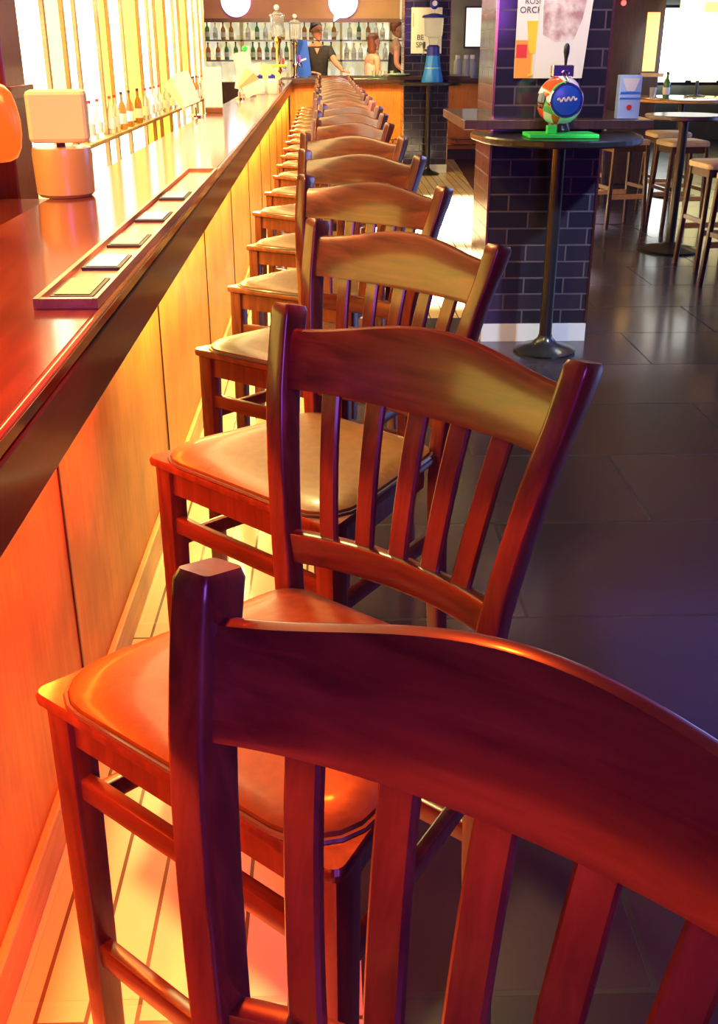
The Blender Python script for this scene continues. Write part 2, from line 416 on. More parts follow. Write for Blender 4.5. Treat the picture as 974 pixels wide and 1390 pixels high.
# far back bar: lit shelving with bottles
bb_ = thing('back_bar_shelving', 'brightly lit back bar shelving full of bottles behind the bartender', 'shelving', (0,17.6,0))
m = mat('mirror_back_panel', (.6,.55,.4), .4); N, L, b = nodes(m)
tc = N.new('ShaderNodeTexCoord'); v = N.new('ShaderNodeTexVoronoi'); v.inputs['Scale'].default_value = 9
mp = N.new('ShaderNodeMapping'); mp.inputs['Scale'].default_value = (1.6,1,.8)
r = N.new('ShaderNodeValToRGB'); e = r.color_ramp.elements
e[0].position = 0; e[0].color = (.30,.22,.08,1); e[1].position = 1; e[1].color = (1,.95,.72,1)
r.color_ramp.elements.new(.35).color = (.75,.66,.36,1); r.color_ramp.elements.new(.6).color = (.42,.42,.30,1)
L.new(tc.outputs['Object'], mp.inputs[0]); L.new(mp.outputs[0], v.inputs['Vector']); L.new(v.outputs['Color'], r.inputs[0]); L.new(r.outputs[0], b.inputs['Base Color']); L.new(r.outputs[0], b.inputs['Emission Color']); b.inputs['Emission Strength'].default_value = 1.15
MB().box(-2.2, 1.6, .32, .36, .8, 2.35).build('lit_back_panel', m, bb_)
MB().box(-2.2, 1.6, -.1, .36, 0, .98).build('base_cabinet', M['darkwood'], bb_)
for z in (1.30, 1.60, 1.90): MB().box(-2.2, 1.6, .05, .32, z-.012, z+.012).build('shelf', M['steel'], bb_)
for x in (-2.2,-1.4,-.6,.2,1.0,1.6): MB().box(x-.02, x+.02, .05, .33, .98, 2.3).build('divider', M['cream'], bb_)
def bottle(h, r_, mat_, cap, label, cat='bottle', group=None, name='bottle'):
    t = thing(name, label, cat, group=group)
    MB().lathe([(r_*.9,0),(r_,.01),(r_,h*.55),(r_*.85,h*.64),(r_*.36,h*.76),(r_*.34,h*.93)], n=12).build('glass', mat_, t, smooth=True)
    MB().cyl((0,0,h*.93), r_*.40, h*.07, 10).build('cap', cap, t)
    MB().cyl((0,0,h*.15), r_*1.03, h*.28, 12).build('paper_label', M['card'], t)
    return t
protos = [bottle(.27,.036,M['bottle_g'],M['ink'],'small green spirit bottle on the lit shelves behind the far bar',group='green bottles behind the far bar'),
          bottle(.26,.038,M['bottle_a'],M['red'],'small amber spirit bottle on the lit shelves behind the far bar',group='amber bottles behind the far bar'),
          bottle(.25,.038,M['bottle_c'],M['steel'],'small clear spirit bottle on the lit shelves behind the far bar',group='clear bottles behind the far bar')]
used = [False]*3
for z in (1.312, 1.612):
    x = -1.95
    while x < 1.0:
        k = random.randrange(3)
        if min(abs(x-q) for q in (-2.2,-1.4,-.6,.2,1.0,1.6)) > .07:
            c = protos[k] if not used[k] else copy_tree(protos[k])
            used[k] = True; c.location = (x, 17.76, z)
        x += random.uniform(.10,.16)

# ------------------------------------------------------------------ people
def face_head(parent, skinm, hairm, c, s=1.0, turn=0, long_hair=False):
    """head with brow, nose, mouth, ears, hair; faces local -y before turn"""
    Mx = Matrix.Translation(Vector(c)) @ Matrix.Rotation(turn, 4, 'Z') @ Matrix.Scale(s, 4)
    def U(prof, n=20):
        mb = MB(); rings = []
        for z, rx, ry, oy in prof:
            rings.append([(rx*math.cos(2*PI*i/n), oy+ry*math.sin(2*PI*i/n), z) for i in range(n)])
        return mb.loft(rings)
    h = U([(-.125,.02,.02,-.045),(-.118,.034,.030,-.050),(-.10,.047,.055,-.030),(-.07,.060,.078,-.010),(-.03,.070,.090,0),(.01,.075,.096,.004),(.05,.074,.096,.008),(.085,.062,.082,.012),(.108,.040,.055,.014),(.118,.012,.018,.014)])
    # nose, brow, lips, ears
    h.loft([[(-.006,-.088,.012),(.006,-.088,.012),(.004,-.080,.02),(-.004,-.080,.02)],[(-.013,-.095,-.03),(.013,-.095,-.03),(.006,-.112,-.028),(-.006,-.112,-.028)],[(-.012,-.08,-.038),(.012,-.08,-.038),(.006,-.1,-.036),(-.006,-.1,-.036)]])
    h.loft([[(-.040,-.070,.018),(-.040,-.082,.018),(-.040,-.078,.028),(-.040,-.066,.028)],[(0,-.086,.020),(0,-.097,.020),(0,-.094,.030),(0,-.084,.030)],[(.040,-.070,.018),(.040,-.082,.018),(.040,-.078,.028),(.040,-.066,.028)]])
    for sx in (1,-1):
        h.loft([[(sx*.068, .0, -.03),(sx*.068,.02,-.03),(sx*.072,.02,.0),(sx*.072,-.002,.0)],[(sx*.084,.008,-.028),(sx*.084,.026,-.028),(sx*.092,.034,.018),(sx*.088,.0,.018)]])
    h.xform(Mx); hd = h.build('head', skinm, parent, smooth=True)
    e_ = MB()
    for sx in (1,-1): e_.loft([[(sx*.028+.011*math.cos(q)*k, -.084-.004*(k<1), .003+.007*math.sin(q)*k) for q in [2*PI*j/8 for j in range(8)]] for k in (1,.6)])
    e_.xform(Mx); e_.build('eyes', M['ink'], hd)
    l_ = MB().box(-.022,.022,-.092,-.080,-.066,-.058,.003); l_.xform(Mx); l_.build('mouth', M['red'] if long_hair else M['pinkink'], hd)
    hp = [(.055,.079,.088,.022),(.075,.078,.094,.018),(.10,.060,.078,.018),(.122,.036,.046,.016),(.130,.010,.012,.016)]
    hr = U([(-.02,.074,.055,.052),(.02,.080,.068,.042),(.05,.082,.092,.020)]+hp[1:])
    if long_hair:
        hr.loft([[(x*w, y_, z) for x, y_ in rrect(2,1,.3,4)] for x, y_, z, w in []] or [[(w*math.cos(q), .04+w2*math.sin(q), z) for q in [2*PI*i/16 for i in range(16)]] for z, w, w2 in ((.05,.078,.062),(0,.088,.066),(-.06,.092,.064),(-.12,.090,.056),(-.17,.075,.045),(-.19,.05,.03))])
    hr.xform(Mx); hr.build('hair', hairm, parent, smooth=True)
def skin_mesh(name, verts, edges, radii, mat_, parent, sub=2):
    me = bpy.data.meshes.new(name); me.from_pydata(verts, edges, []); me.materials.append(mat_)
    o = bpy.data.objects.new(name, me); C.objects.link(o); o.parent = parent
    sk = o.modifiers.new('skin', 'SKIN'); sk.use_smooth_shade = True
    if not me.skin_vertices: me.skin_vertices.new()
    for i, rr in enumerate(radii):
        me.skin_vertices[0].data[i].radius = (rr, rr) if not isinstance(rr, tuple) else rr
    me.skin_vertices[0].data[0].use_root = True
    sb = o.modifiers.new('sub', 'SUBSURF'); sb.levels = sub; sb.render_levels = sub
    return o
def hand(parent, wrist, d, side, mat_):
    """palm and five fingers leaving the wrist along d"""
    w = Vector(wrist); d = Vector(d).normalized(); s_ = Vector(side).normalized(); n_ = d.cross(s_)
    V = [w, w+d*.045, w+d*.085]; E_ = [(0,1),(1,2)]; R = [.024,(.034,.018),(.036,.016)]
    for k, (o_, ln) in enumerate(((-.030,.060),(-.010,.075),(.010,.080),(.029,.070))):
        a = w+d*.085+s_*o_; bq = a+d*ln*.5+n_*-.004; cq = bq+d*ln*.4+n_*-.018
        i = len(V); V += [a, bq, cq]; E_ += [(2,i),(i,i+1),(i+1,i+2)]; R += [.010,.009,.008]
    a = w+d*.035-s_*.034; bq = a+d*.035-s_*.022; cq = bq+d*.028-s_*.004
    i = len(V); V += [a,bq,cq]; E_ += [(1,i),(i,i+1),(i+1,i+2)]; R += [.012,.010,.009]
    return skin_mesh('hand', [tuple(v_) for v_ in V], E_, R, mat_, parent, 1)
# bartender leaning over the bar
bt_ = thing('person', 'person in black open-neck shirt with short dark hair leaning over the far bar', 'person', (-.17,16.05,0))
# body: legs, trunk, neck, arms as one surface in skin; clothes over it
V = [(0,.06,.98),(0,.04,1.12),(0,.0,1.28),(0,-.03,1.42),(0,-.05,1.50),(0,-.06,1.57),
     (-.10,.06,.92),(-.11,.05,.50),(-.11,.07,.08),(-.11,-.06,.04), (.10,.06,.92),(.11,.05,.50),(.11,.07,.08),(.11,-.06,.04),
     (-.17,-.02,1.44),(-.24,-.02,1.24),(-.20,-.18,1.16), (-.10,-.27,1.14),
     (.17,-.03,1.43),(.26,-.16,1.27),(.36,-.34,1.17)]
Ed = [(0,1),(1,2),(2,3),(3,4),(4,5),(0,6),(6,7),(7,8),(8,9),(0,10),(10,11),(11,12),(12,13),(3,14),(14,15),(15,16),(16,17),(3,18),(18,19),(19,20)]
R_ = [(.15,.11),(.14,.10),(.16,.11),(.14,.10),.055,.052,.09,.06,.045,.035,.09,.06,.045,.035,.062,.046,.036,.028,.062,.046,.030]
skin_mesh('body', V, Ed, R_, M['skin'], bt_)
V2 = [(0,.06,.95),(0,.04,1.12),(0,.0,1.28),(0,-.03,1.42),(0,-.035,1.45),(-.17,-.02,1.44),(-.225,-.02,1.28),(.17,-.03,1.43),(.235,-.115,1.31)]
skin_mesh('shirt', V2, [(0,1),(1,2),(2,3),(3,4),(3,5),(5,6),(3,7),(7,8)], [(.165,.125),(.155,.115),(.175,.125),(.15,.112),(.085,.08),.076,.064,.076,.064], M['shirt'], bt_)
MB().loft([[(-.035,-.150,1.46),(.035,-.150,1.46),(0,-.165,1.38)],[(-.035,-.140,1.46),(.035,-.140,1.46),(0,-.150,1.38)]]).build('open_collar', M['skin'], bt_)
V3 = [(0,.06,.98),(-.10,.06,.90),(-.11,.05,.50),(-.11,.07,.10),(.10,.06,.90),(.11,.05,.50),(.11,.07,.10)]
skin_mesh('trousers', V3, [(0,1),(1,2),(2,3),(0,4),(4,5),(5,6)], [(.16,.13),.105,.08,.065,.105,.08,.065], M['ink'], bt_)
face_head(bt_, M['skin'], M['hair'], (.0,-.07,1.685), 1.0, math.radians(38))
hand(bt_, (.36,-.34,1.165), (.5,-.8,-.06), (.8,.5,0), M['skin'])
hand(bt_, (-.10,-.27,1.14), (.9,-.2,-.05), (.2,.9,0), M['skin'])
bt_.scale = (1.02,1.02,1.02)
def person2(loc, rz, label, topm, hairm, lh, skinm, s=1.0, lean=0):
    p = thing('person', label, 'person', loc, rz)
    V = [(0,0,.95),(0,0,1.10),(0,-.01,1.26),(0,-.02,1.38),(0,-.02,1.46),(0,-.03,1.52),(-.09,0,.9),(-.10,0,.48),(-.10,.02,.07),(-.10,-.10,.035),(.09,0,.9),(.10,0,.48),(.10,.02,.07),(.10,-.10,.035),(-.16,-.01,1.39),(-.20,0,1.16),(-.17,-.16,1.05),(.16,-.01,1.39),(.20,0,1.16),(.17,-.16,1.05)]
    skin_mesh('body', V, Ed_p, [(.14,.10),(.12,.09),(.14,.095),(.12,.09),.048,.045,.085,.055,.042,.03,.085,.055,.042,.03,.052,.042,.030,.052,.042,.030], skinm, p)
    skin_mesh('vest_top', [(0,0,.92),(0,0,1.10),(0,-.01,1.26),(0,-.015,1.36)], [(0,1),(1,2),(2,3)], [(.155,.115),(.135,.105),(.155,.11),(.12,.10)], topm, p)
    skin_mesh('trousers', [(0,0,.93),(-.09,0,.88),(-.10,0,.48),(-.10,.02,.09),(.09,0,.88),(.10,0,.48),(.10,.02,.09)], [(0,1),(1,2),(2,3),(0,4),(4,5),(5,6)], [(.15,.12),.10,.075,.06,.10,.075,.06], M['ink'], p)
    face_head(p, skinm, hairm, (0,-.035,1.625), .96, 0, lh)
    hand(p, (-.17,-.16,1.05), (0,-1,-.1), (1,0,0), skinm); hand(p, (.17,-.16,1.05), (0,-1,-.1), (1,0,0), skinm)
    p.scale = (s,s,s)
    return p
Ed_p = [(0,1),(1,2),(2,3),(3,4),(4,5),(0,6),(6,7),(7,8),(8,9),(0,10),(10,11),(11,12),(12,13),(3,14),(14,15),(15,16),(3,17),(17,18),(18,19)]
person2((.64,16.2,0), math.radians(115), 'person with auburn shoulder-length hair in a pale sleeveless top behind the far bar', M['top'], M['hair2'], True, M['skin2'], .97)
person2((1.02,16.95,0), math.radians(95), 'person in a black top half hidden by the first tiled column behind the far bar', M['shirt'], M['hair2'], False, M['skin2'], 1.08)

# ------------------------------------------------------------------ tiled columns with ledge and half-round table
tm, _, _ = brick('black_glazed_tile', (.014,.013,.022), (.028,.022,.036), (.075,.055,.075), .215, .088, .0045, rough=.10, coat=.6)
def column(x0, y0, w, name_l, ledge_r, tbl_l, pole_x):
    c = thing('tiled_column', 'square column of black glazed brick tiles '+name_l, 'column', (x0, y0, 0))
    MB().box(0, w, 0, w, .10, 2.9).build('tiling', tm, c)
    MB().box(-.004, w+.004, -.004, w+.004, 0, .10).build('skirting', M['skirt'], c)
    sh = MB()
    for xx in (0, w): sh.box(xx-.006, xx+.006, -.006, .006, .10, 2.9)
    sh.build('corner_trim', M['brass'], c)
    # ledge: slab ring around the column
    l = thing('column_ledge', 'dark wooden drinks ledge wrapped around the column '+name_l, 'ledge', (x0, y0, 1.125))
    ml, mr, mf, mk = ledge_r
    mb = MB()
    mb.box(-ml, w+mr, -mf, 0, 0, .045, .004); mb.box(-ml, w+mr, w, w+mk, 0, .045, .004)
    mb.box(-ml, 0, 0, w, 0, .045); mb.box(w, w+mr, 0, w, 0, .045)
    mb.build('shelf', M['darkwood'], l)
    t = thing('poseur_table', tbl_l, 'table', (x0+pole_x, y0-.20, 0))
    out = [(.40*math.cos(a), .40*math.sin(a)) for a in [PI+PI*i/24 for i in range(25)]]
    out = [(.42, .19)]+[(-.42,.19)]+out
    pts = [(x, y) for x, y in out]
    MB().loft([[(x*k, y*k if y < 0 else y, z) for x, y in pts] for z, k in ((1.070,.985),(1.078,1),(1.098,1),(1.106,.985))]).build('table_top', M['black'], t, bevel=0)
    MB().lathe([(.034,.03),(.034,1.07)], n=16).build('pole', M['black'], t, smooth=True)
    MB().lathe([(.16,0),(.165,.012),(.13,.028),(.07,.045),(.04,.075),(.036,.09)], n=32).build('base', M['black'], t, smooth=True)
column(.83, 5.42, .57, 'nearer the camera at right', (.16,.22,.14,.30), 'black half-round poseur table on one pole against the nearer tiled column', .31)
column(.94, 13.6, .57, 'further away beside the far bar', (.22,.25,.16,.25), 'black half-round poseur table on one pole against the further tiled column', .30)

def flat_text(txt, size, loc, mat_, parent, name='lettering', font_shear=0):
    cu = bpy.data.curves.new(name, 'FONT'); cu.body = txt; cu.size = size; cu.extrude = .0006; cu.align_x = 'LEFT'; cu.shear = font_shear
    o = bpy.data.objects.new(name, cu); C.objects.link(o)
    dg = bpy.context.evaluated_depsgraph_get(); me = bpy.data.meshes.new_from_object(o.evaluated_get(dg)); bpy.data.objects.remove(o)
    me.materials.clear(); me.materials.append(mat_)
    o = bpy.data.objects.new(name, me); C.objects.link(o); o.parent = parent
    o.location = loc; o.rotation_euler = (PI/2, 0, 0)
    return o
# near posters
yp = 5.412
p = thing('poster', 'cider poster with orange drink in a stemmed glass and ORCHARD lettering on the nearer column', 'poster', (.925, yp, 1.36))
MB().box(0, .205, -.004, 0, 0, .52).build('sheet', M['card'], p)
MB().box(.001, .082, -.006, -.004, .0, .175).build('orange_print', M['orange'], p)
MB().box(.006, .058, -.0074, -.006, .095, .155).build('red_label_print', M['red'], p)
g = MB()
g.loft([[(.085-w, y_, z) for z, w in ((.115,.010),(.13,.020),(.20,.026),(.255,.033),(.262,.033))]+[(.085+w, y_, z) for z, w in ((.262,.033),(.255,.033),(.20,.026),(.13,.020),(.115,.010))] for y_ in (-.0075,-.010)])
g.box(.0815,.0885,-.010,-.0075,.02,.115); g.box(.068,.102,-.010,-.0075,.010,.020)
g.build('glass_print', M['yellow'], p)
flat_text('ORCHARD', .040, (.012,-.0065,.298), M['ink'], p)
flat_text('ROSIE', .036, (.035,-.0065,.338), M['ink'], p)
p = thing('poster', 'large white poster with pink washed print overlapping the cider poster on the nearer column', 'poster', (1.020, yp-.014, 1.36))
MB().loft([[(0,0,0),(.245,0,0),(.285,0,.52),(.02,0,.52)],[(0,-.004,0),(.245,-.004,0),(.285,-.004,.52),(.02,-.004,.52)]]).build('sheet', M['card'], p)
wp = noisy('washed_pink_print', (.45,.25,.26), (.88,.80,.76), 16, rough=.6)
MB().loft([[(.035,y_,.20),(.10,y_,.165),(.19,y_,.18),(.225,y_,.27),(.25,y_,.40),(.24,y_,.50),(.05,y_,.50),(.03,y_,.33)] for y_ in (-.004,-.0055)]).build('washed_print', wp, p)
# far poster and notice
p = thing('poster', 'white poster lettered BE SPE on the further tiled column', 'poster', (1.02, 13.59, 1.43))
MB().box(0, .38, -.006, 0, 0, .52).build('sheet', M['card'], p)
flat_text('BE', .085, (.07,-.008,.155), M['ink'], p); flat_text('SPE', .085, (.06,-.008,.07), M['ink'], p)
MB().box(.015,.03,-.008,-.006,.30,.46).build('side_print', M['pinkink'], p)
p = thing('framed_notice', 'blank white notice in a thin black frame on the grey wall between the columns', 'notice', (2.0, 16.19, 1.49))
MB().box(0, .39, -.015, 0, 0, .56).build('frame', M['black'], p)
MB().box(.02, .37, -.018, -.015, .02, .54).build('paper', glow('self_lit_paper', (1,1,.97), .9), p)  # paper glows by itself in place of light falling on it

# ball-shaped beer font on green drip tray
bf = thing('beer_font', 'football-shaped beer font with blue badge and black tap handle on the near poseur table', 'beer font', (1.105, 5.12, 1.127))
MB().lathe([(.055,0),(.058,.01),(.05,.03),(.045,.05)], n=24).build('foot', M['black'], bf, smooth=True)
m = mat('patchwork_ball', (.8,.8,.8), .15, coat=.8); N, L, b = nodes(m)
tc = N.new('ShaderNodeTexCoord'); v = N.new('ShaderNodeTexVoronoi'); v.inputs['Scale'].default_value = 13
r = N.new('ShaderNodeValToRGB'); r.color_ramp.interpolation = 'CONSTANT'; e = r.color_ramp.elements
cols = [(.85,.85,.85),(.02,.02,.03),(.85,.85,.85),(.85,.10,.03),(.9,.5,.04),(.1,.55,.15),(.85,.85,.85),(.04,.06,.3)]
e[0].color = (*cols[0],1); e[0].position = 0; e[1].position = .88; e[1].color = (*cols[7],1)
for i in range(1,7): r.color_ramp.elements.new(i*.126).color = (*cols[i],1)
sc_ = N.new('ShaderNodeSeparateColor'); L.new(tc.outputs['Object'], v.inputs['Vector']); L.new(v.outputs['Color'], sc_.inputs[0]); L.new(sc_.outputs[0], r.inputs[0]); L.new(r.outputs[0], b.inputs['Base Color'])
mb = MB(); mb.lathe([(.112*math.sin(PI*i/20), .14-.112*math.cos(PI*i/20)) for i in range(21)], n=36); mb.build('ball', m, bf, smooth=True)
bd = MB()
for rr_, y_ in ((.068,-.100),): bd.loft([[(.01+rr_*k*math.cos(2*PI*i/30), y_-d_, .145+rr_*k*math.sin(2*PI*i/30)) for i in range(30)] for d_, k in ((-.03,1),(0,1),(.008,.94),(.012,.6))])
bdo = bd.build('badge', M['blue'], bf, smooth=True)
MB().tube([(.01+(-.044+.0037*i), -.1105, .147+.009*math.sin(i*1.05)+.0004*i) for i in range(25)], .0045, 6).build('badge_script', M['white'], bdo)
rg = MB(); rg.sweep([(.01+.074*math.cos(2*PI*i/32), -.098, .145+.074*math.sin(2*PI*i/32)) for i in range(33)], [(.006*math.cos(q), .006*math.sin(q)) for q in [2*PI*k/6 for k in range(6)]], up=(0,1,0)); rg.build('badge_ring', M['chrome'], bdo, smooth=True)
MB().box(-.05,.05,-.03,.03,.245,.30,.006).build('tap_block', M['chrome'], bf)
MB().tube([(.01,-.03,.27),(.01,-.07,.265),(.012,-.075,.235)], .010, 8).build('spout', M['chrome'], bf, smooth=True)
MB().lathe([(.006,0),(.008,.03),(.015,.06),(.014,.085),(.006,.098)], c=(.01,-.02,.295), n=14).build('tap_handle', M['black'], bf, smooth=True)
t = thing('drip_tray', 'bright green slab-like tray under the football beer font', 'tray', (1.105, 5.06, 1.107))
MB().box(-.165,.165,-.10,.10,0,.019,.004).build('tray', M['green'], t)
MB().box(-.075,-.03,-.06,-.02,.019,.055,.003).build('block', M['green'], t)
t = thing('leaflet_holder', 'pale blue and white leaflet box standing on the ledge of the nearer column', 'leaflet box', (1.50, 5.36, 1.171))
m2 = mat('pale_blue_print', (.42,.60,.92), .4)
MB().box(-.055,.055,-.03,.03,0,.205,.003).build('box', m2, t)
MB().loft([[(-.045,-.031,.19),(.045,-.031,.19),(.02,-.031,.13),(-.02,-.031,.13)],[(-.045,-.034,.19),(.045,-.034,.19),(.02,-.034,.13),(-.02,-.034,.13)]]).build('white_glass_print', M['white'], t)
MB().box(-.05,.05,-.034,-.031,.12,.128).box(-.05,.05,-.034,-.031,.095,.101).build('blue_bands', M['lightblue'], t)
MB().disc_y((0,-.031,.055),.013,.003,16).build('red_dot', M['red'], t)
# blue beer tower on far table
t = thing('beer_tower', 'tall clear beer tower with flared blue base and navy topper on the far poseur table', 'beer tower', (1.27, 13.28, 1.107))
MB().lathe([(.135,0),(.137,.01),(.105,.13),(.088,.24),(.082,.30)], n=24).build('flared_base', M['lightblue'], t, smooth=True)
MB().lathe([(.100,.125),(.103,.13),(.1,.165),(.096,.17)], n=24).build('white_band', M['white'], t, smooth=True)
MB().lathe([(.080,.30),(.078,.40),(.055,.42)], n=24).build('collar', M['navy'], t, smooth=True)
MB().lathe([(.050,.42),(.062,.50),(.105,.52),(.115,.66),(.118,.72),(.02,.722)], n=24).build('cylinder', M['clear'], t, smooth=True)
MB().lathe([(.148,.72),(.135,.745),(.05,.765),(.012,.77)], n=24).build('lid', M['navy'], t, smooth=True)
MB().tube([(0,0,.77),(0,0,.83)], .008).build('stem', M['white'], t)
mb = MB(); mb.lathe([(.055*math.sin(PI*i/12), -.065*math.cos(PI*i/12)) for i in range(13)], c=(0,0,.875), n=20); mb.build('topper', M['navy'], t, smooth=True)
MB().disc_y((0,-.05,.875),.03,.012,16).build('topper_badge', M['white'], t)
MB().tube([(-.06,-.03,.36),(-.12,-.08,.36),(-.125,-.085,.31)], .016, 8).build('tap', M['steel'], t, smooth=True)
MB().lathe([(.012,0),(.02,.05),(.012,.08)], c=(-.12,-.08,.375), n=10).build('tap_lever', M['ink'], t, smooth=True)
t = thing('plate', 'turquoise plate with white rim on the ledge of the further column', 'plate', (.86, 13.55, 1.171))
MB().lathe([(.06,0),(.13,.012),(.15,.022),(.14,.024),(.06,.010)], n=24).build('rim', M['white'], t, smooth=True)
MB().lathe([(.005,.018),(.115,.022),(.12,.024),(.005,.026)], n=24).build('dish', M['teal'], t, smooth=True)
# bottles and a box on the far bar right of the column
for i, x in enumerate((1.83, 1.95, 2.04)):
    t = thing('water_bottle', 'pale grey plastic bottle standing on the far bar between the columns', 'bottle', (x, 15.45, 1.10), 0, 'pale bottles on the far bar')
    MB().lathe([(.05,0),(.055,.02),(.055,.19),(.045,.22),(.03,.25)], n=14).build('body', mat('greyglass', (.42,.46,.52), .2), t, smooth=True)
    MB().cyl((0,0,.25), .034, .05, 12).build('cap', M['white'], t)
t = thing('condiment_box', 'dark green box holding white napkins on the far bar', 'box', (2.27, 15.5, 1.10))
MB().box(-.13,.13,-.09,.09,0,.13,.006).build('box', mat('dark_green', (.03,.07,.045), .5), t)
MB().box(-.09,.05,-.04,.04,.13,.26,.004).build('napkins', M['card'], t)
t = thing('jug', 'small white jug on the far bar beside the napkin box', 'jug', (2.50, 15.4, 1.10))
MB().lathe([(.04,0),(.05,.02),(.055,.10),(.035,.17),(.045,.22),(.038,.215)], n=16).build('body', M['white'], t, smooth=True)
MB().tube([(.045,0,.17),(.09,0,.15),(.085,0,.08),(.052,0,.05)], .008, 8).build('handle', M['white'], t, smooth=True)
t = thing('glass_rack', 'low rack of glassware on the far bar left of the first column', 'rack', (.80, 15.45, 1.10))
MB().box(-.22,.14,-.10,.10,0,.02).build('tray', mat('dark_green_tray', (.02,.09,.05), .5), t)
for k in range(4): MB().lathe([(.02,0),(.03,.07),(.032,.075)], c=(-.16+.085*k,0,.02), n=12).build('tumbler', M['bottle_c'], t, smooth=True)

# ------------------------------------------------------------------ left: lit back bar behind the long counter
XW = -1.5
lb = thing('lit_back_bar', 'long brightly backlit back bar of white and yellow panels behind the left counter', 'back bar', (0,0,0))
YB0, YB1 = 5.3, 13.2
ym = []
y = YB0; k = 0
widths = [.55,.42,.30,.62,.35,.5,.7,.45,.38,.6,.5,.42,.66,.5,.55,.6]
pw = glow('white_backlit_panel', (1,.90,.62), 3.6); py_ = glow('yellow_backlit_panel', (1,.62,.06), 1.6); pc = glow('cream_backlit_panel', (1,.74,.28), 2.2)
pano = {0: pw, 1: pc, 2: pw, 3: pw, 4: py_, 5: pw, 6: py_, 7: pw, 8: pc, 9: py_, 10: pw, 11: pc, 12: py_, 13: pw, 14: pc, 15: pw}
while y < YB1-.05:
    w = min(widths[k % 16], YB1-y)
    MB().box(XW-.04, XW-.01, y+.02, y+w-.02, .98, 2.6).build('backlit_panel', pano[k % 16], lb)
    MB().box(XW-.04, XW-.01, y+.04, y+w-.04, .52, .93).build('lower_panel', pano[(k*3+1) % 16], lb)
    MB().box(XW-.05, XW+.012, y-.02, y+.02, .5, 2.6).build('mullion', M['trim'], lb)
    y += w; k += 1
MB().box(XW-.05, XW+.02, YB1-.02, YB1+.02, .5, 2.6).build('mullion', M['trim'], lb)
MB().box(XW-.02, XW+.06, YB0-.02, YB1, .935, .962, .006).build('shelf', M['trim'], lb)
MB().box(XW-.10, XW-.04, YB0, YB1, .5, 2.6).build('backboard', M['darkwood'], lb)
MB().box(XW-.10, XW+.10, YB0, YB1, 0, .5).build('base_cabinet', M['redwood'], lb)
# bottles on that shelf
pb_ = [bottle(.25,.028,M['bottle_a'],M['ink'],'amber bottle on the rail shelf of the lit back bar at left',group='amber bottles on the left rail shelf'),
       bottle(.24,.028,M['bottle_c'],M['red'],'clear bottle on the rail shelf of the lit back bar at left',group='clear bottles on the left rail shelf')]
u_ = [False, False]; y = 6.6
while y < 12.9:
    k = random.randrange(2); c = pb_[k] if not u_[k] else copy_tree(pb_[k]); u_[k] = True
    c.location = (XW+.029, y, .963); y += random.uniform(.16,.42)
# dark posts
struct('trim_1', MB().box(-2.05, -1.62, 13.3, 13.7, 0, 2.9), M['darkwood'])
rp = thing('bar_post', 'dark red wooden post standing behind the counter at the left edge', 'post', (-1.60, 5.08, 0))
MB().box(-.14,.14,-.16,.16,0,2.9).build('shaft', M['redwood'], rp, bevel=.01)
MB().box(-.17,.17,-.19,.19,1.28,1.34).build('collar', M['redwood'], rp, bevel=.006)
cb_ = thing('back_counter', 'dark red back counter below the bar post at the left edge', 'cabinet', (-1.55, 2.7, 0))
MB().box(-.35,.28,-2.2,2.1,0,.82).build('body', M['redwood'], cb_)
MB().box(-.37,.31,-2.2,2.12,.82,.86).build('top', M['counter'], cb_, bevel=.004)
m3 = glow('rosy_backlit_glass', (1,.30,.16), 1.3)
lt = thing('wall_lamp', 'glowing orange glass lamp fixed to the red bar post', 'lamp', (-1.48, 4.72, 1.20))
MB().lathe([(.02,-.17),(.06,-.165),(.09,-.15),(.11,-.11),(.12,-.05),(.12,.01),(.11,.07),(.095,.12),(.07,.15),(.03,.17)], n=32).build('shade', M['lampglass'], lt, smooth=True)
MB().tube([(-.06,.22,.02),(-.02,.05,.02)], .015).build('bracket', M['brass'], lt, smooth=True)
lt = thing('glass_cabinet', 'low cabinet with a glowing rosy glass front behind the counter at the left edge', 'cabinet', (-1.26, 3.0, .86))
MB().box(-.16,.10,-.6,.5,0,.22).build('carcass', M['redwood'], lt, bevel=.005)
MB().box(.10,.106,-.55,.45,.03,.19).build('glass_front', m3, lt)

# things on the counter -------------------------------------------------
def tagc(o, l, c, g=None): return tag(o, l, c, g)
ZC = 1.0895
rt = thing('bar_runner', 'narrow pinkish framed runner tray along the counter edge holding a row of cards', 'tray', (0,0,ZC))
mr = wood('runner_pink_wood', (.55,.16,.09), (.70,.26,.16), rough=.35, coat=.4, axis='y')
mb = MB(); x0, x1 = -.512, -.402
for (ax, bx) in ((x0, x0+.010), (x1-.008, x1)): mb.box(ax, bx, 1.72, 3.755, .006, .018)
for yy in (1.72, 3.741): mb.box(x0+.0105, x1-.0085, yy, yy+.014, .006, .0175)
mb.build('rim', mr, rt); MB().box(x0, x1, 1.72, 3.755, 0, .006).build('bed', mr, rt)
cc = [('olive', (.42,.36,.10), 1.84, .085), ('lilac', (.78,.60,.90), 2.08, .075), ('sage green', (.38,.42,.16), 2.33, .08), ('pale violet', (.72,.62,.95), 2.68, .08), ('blue', (.16,.26,.70), 3.08, .085)]
for nm, col, yy, hh in cc:
    c = thing('drinks_card', nm+' card in a dark frame in the runner tray on the counter edge', 'card', (-.457, yy, ZC+.0065), 0, 'framed cards in the runner tray')
    MB().box(-.038,.038,-hh*.9,hh*.9,0,.006).build('frame', M['ink'], c)
    MB().box(-.031,.031,-hh*.8,hh*.8,.006,.008).build('print', noisy('print_'+nm.replace(' ','_'), tuple(q*.75 for q in col), col, 18, rough=.25), c)

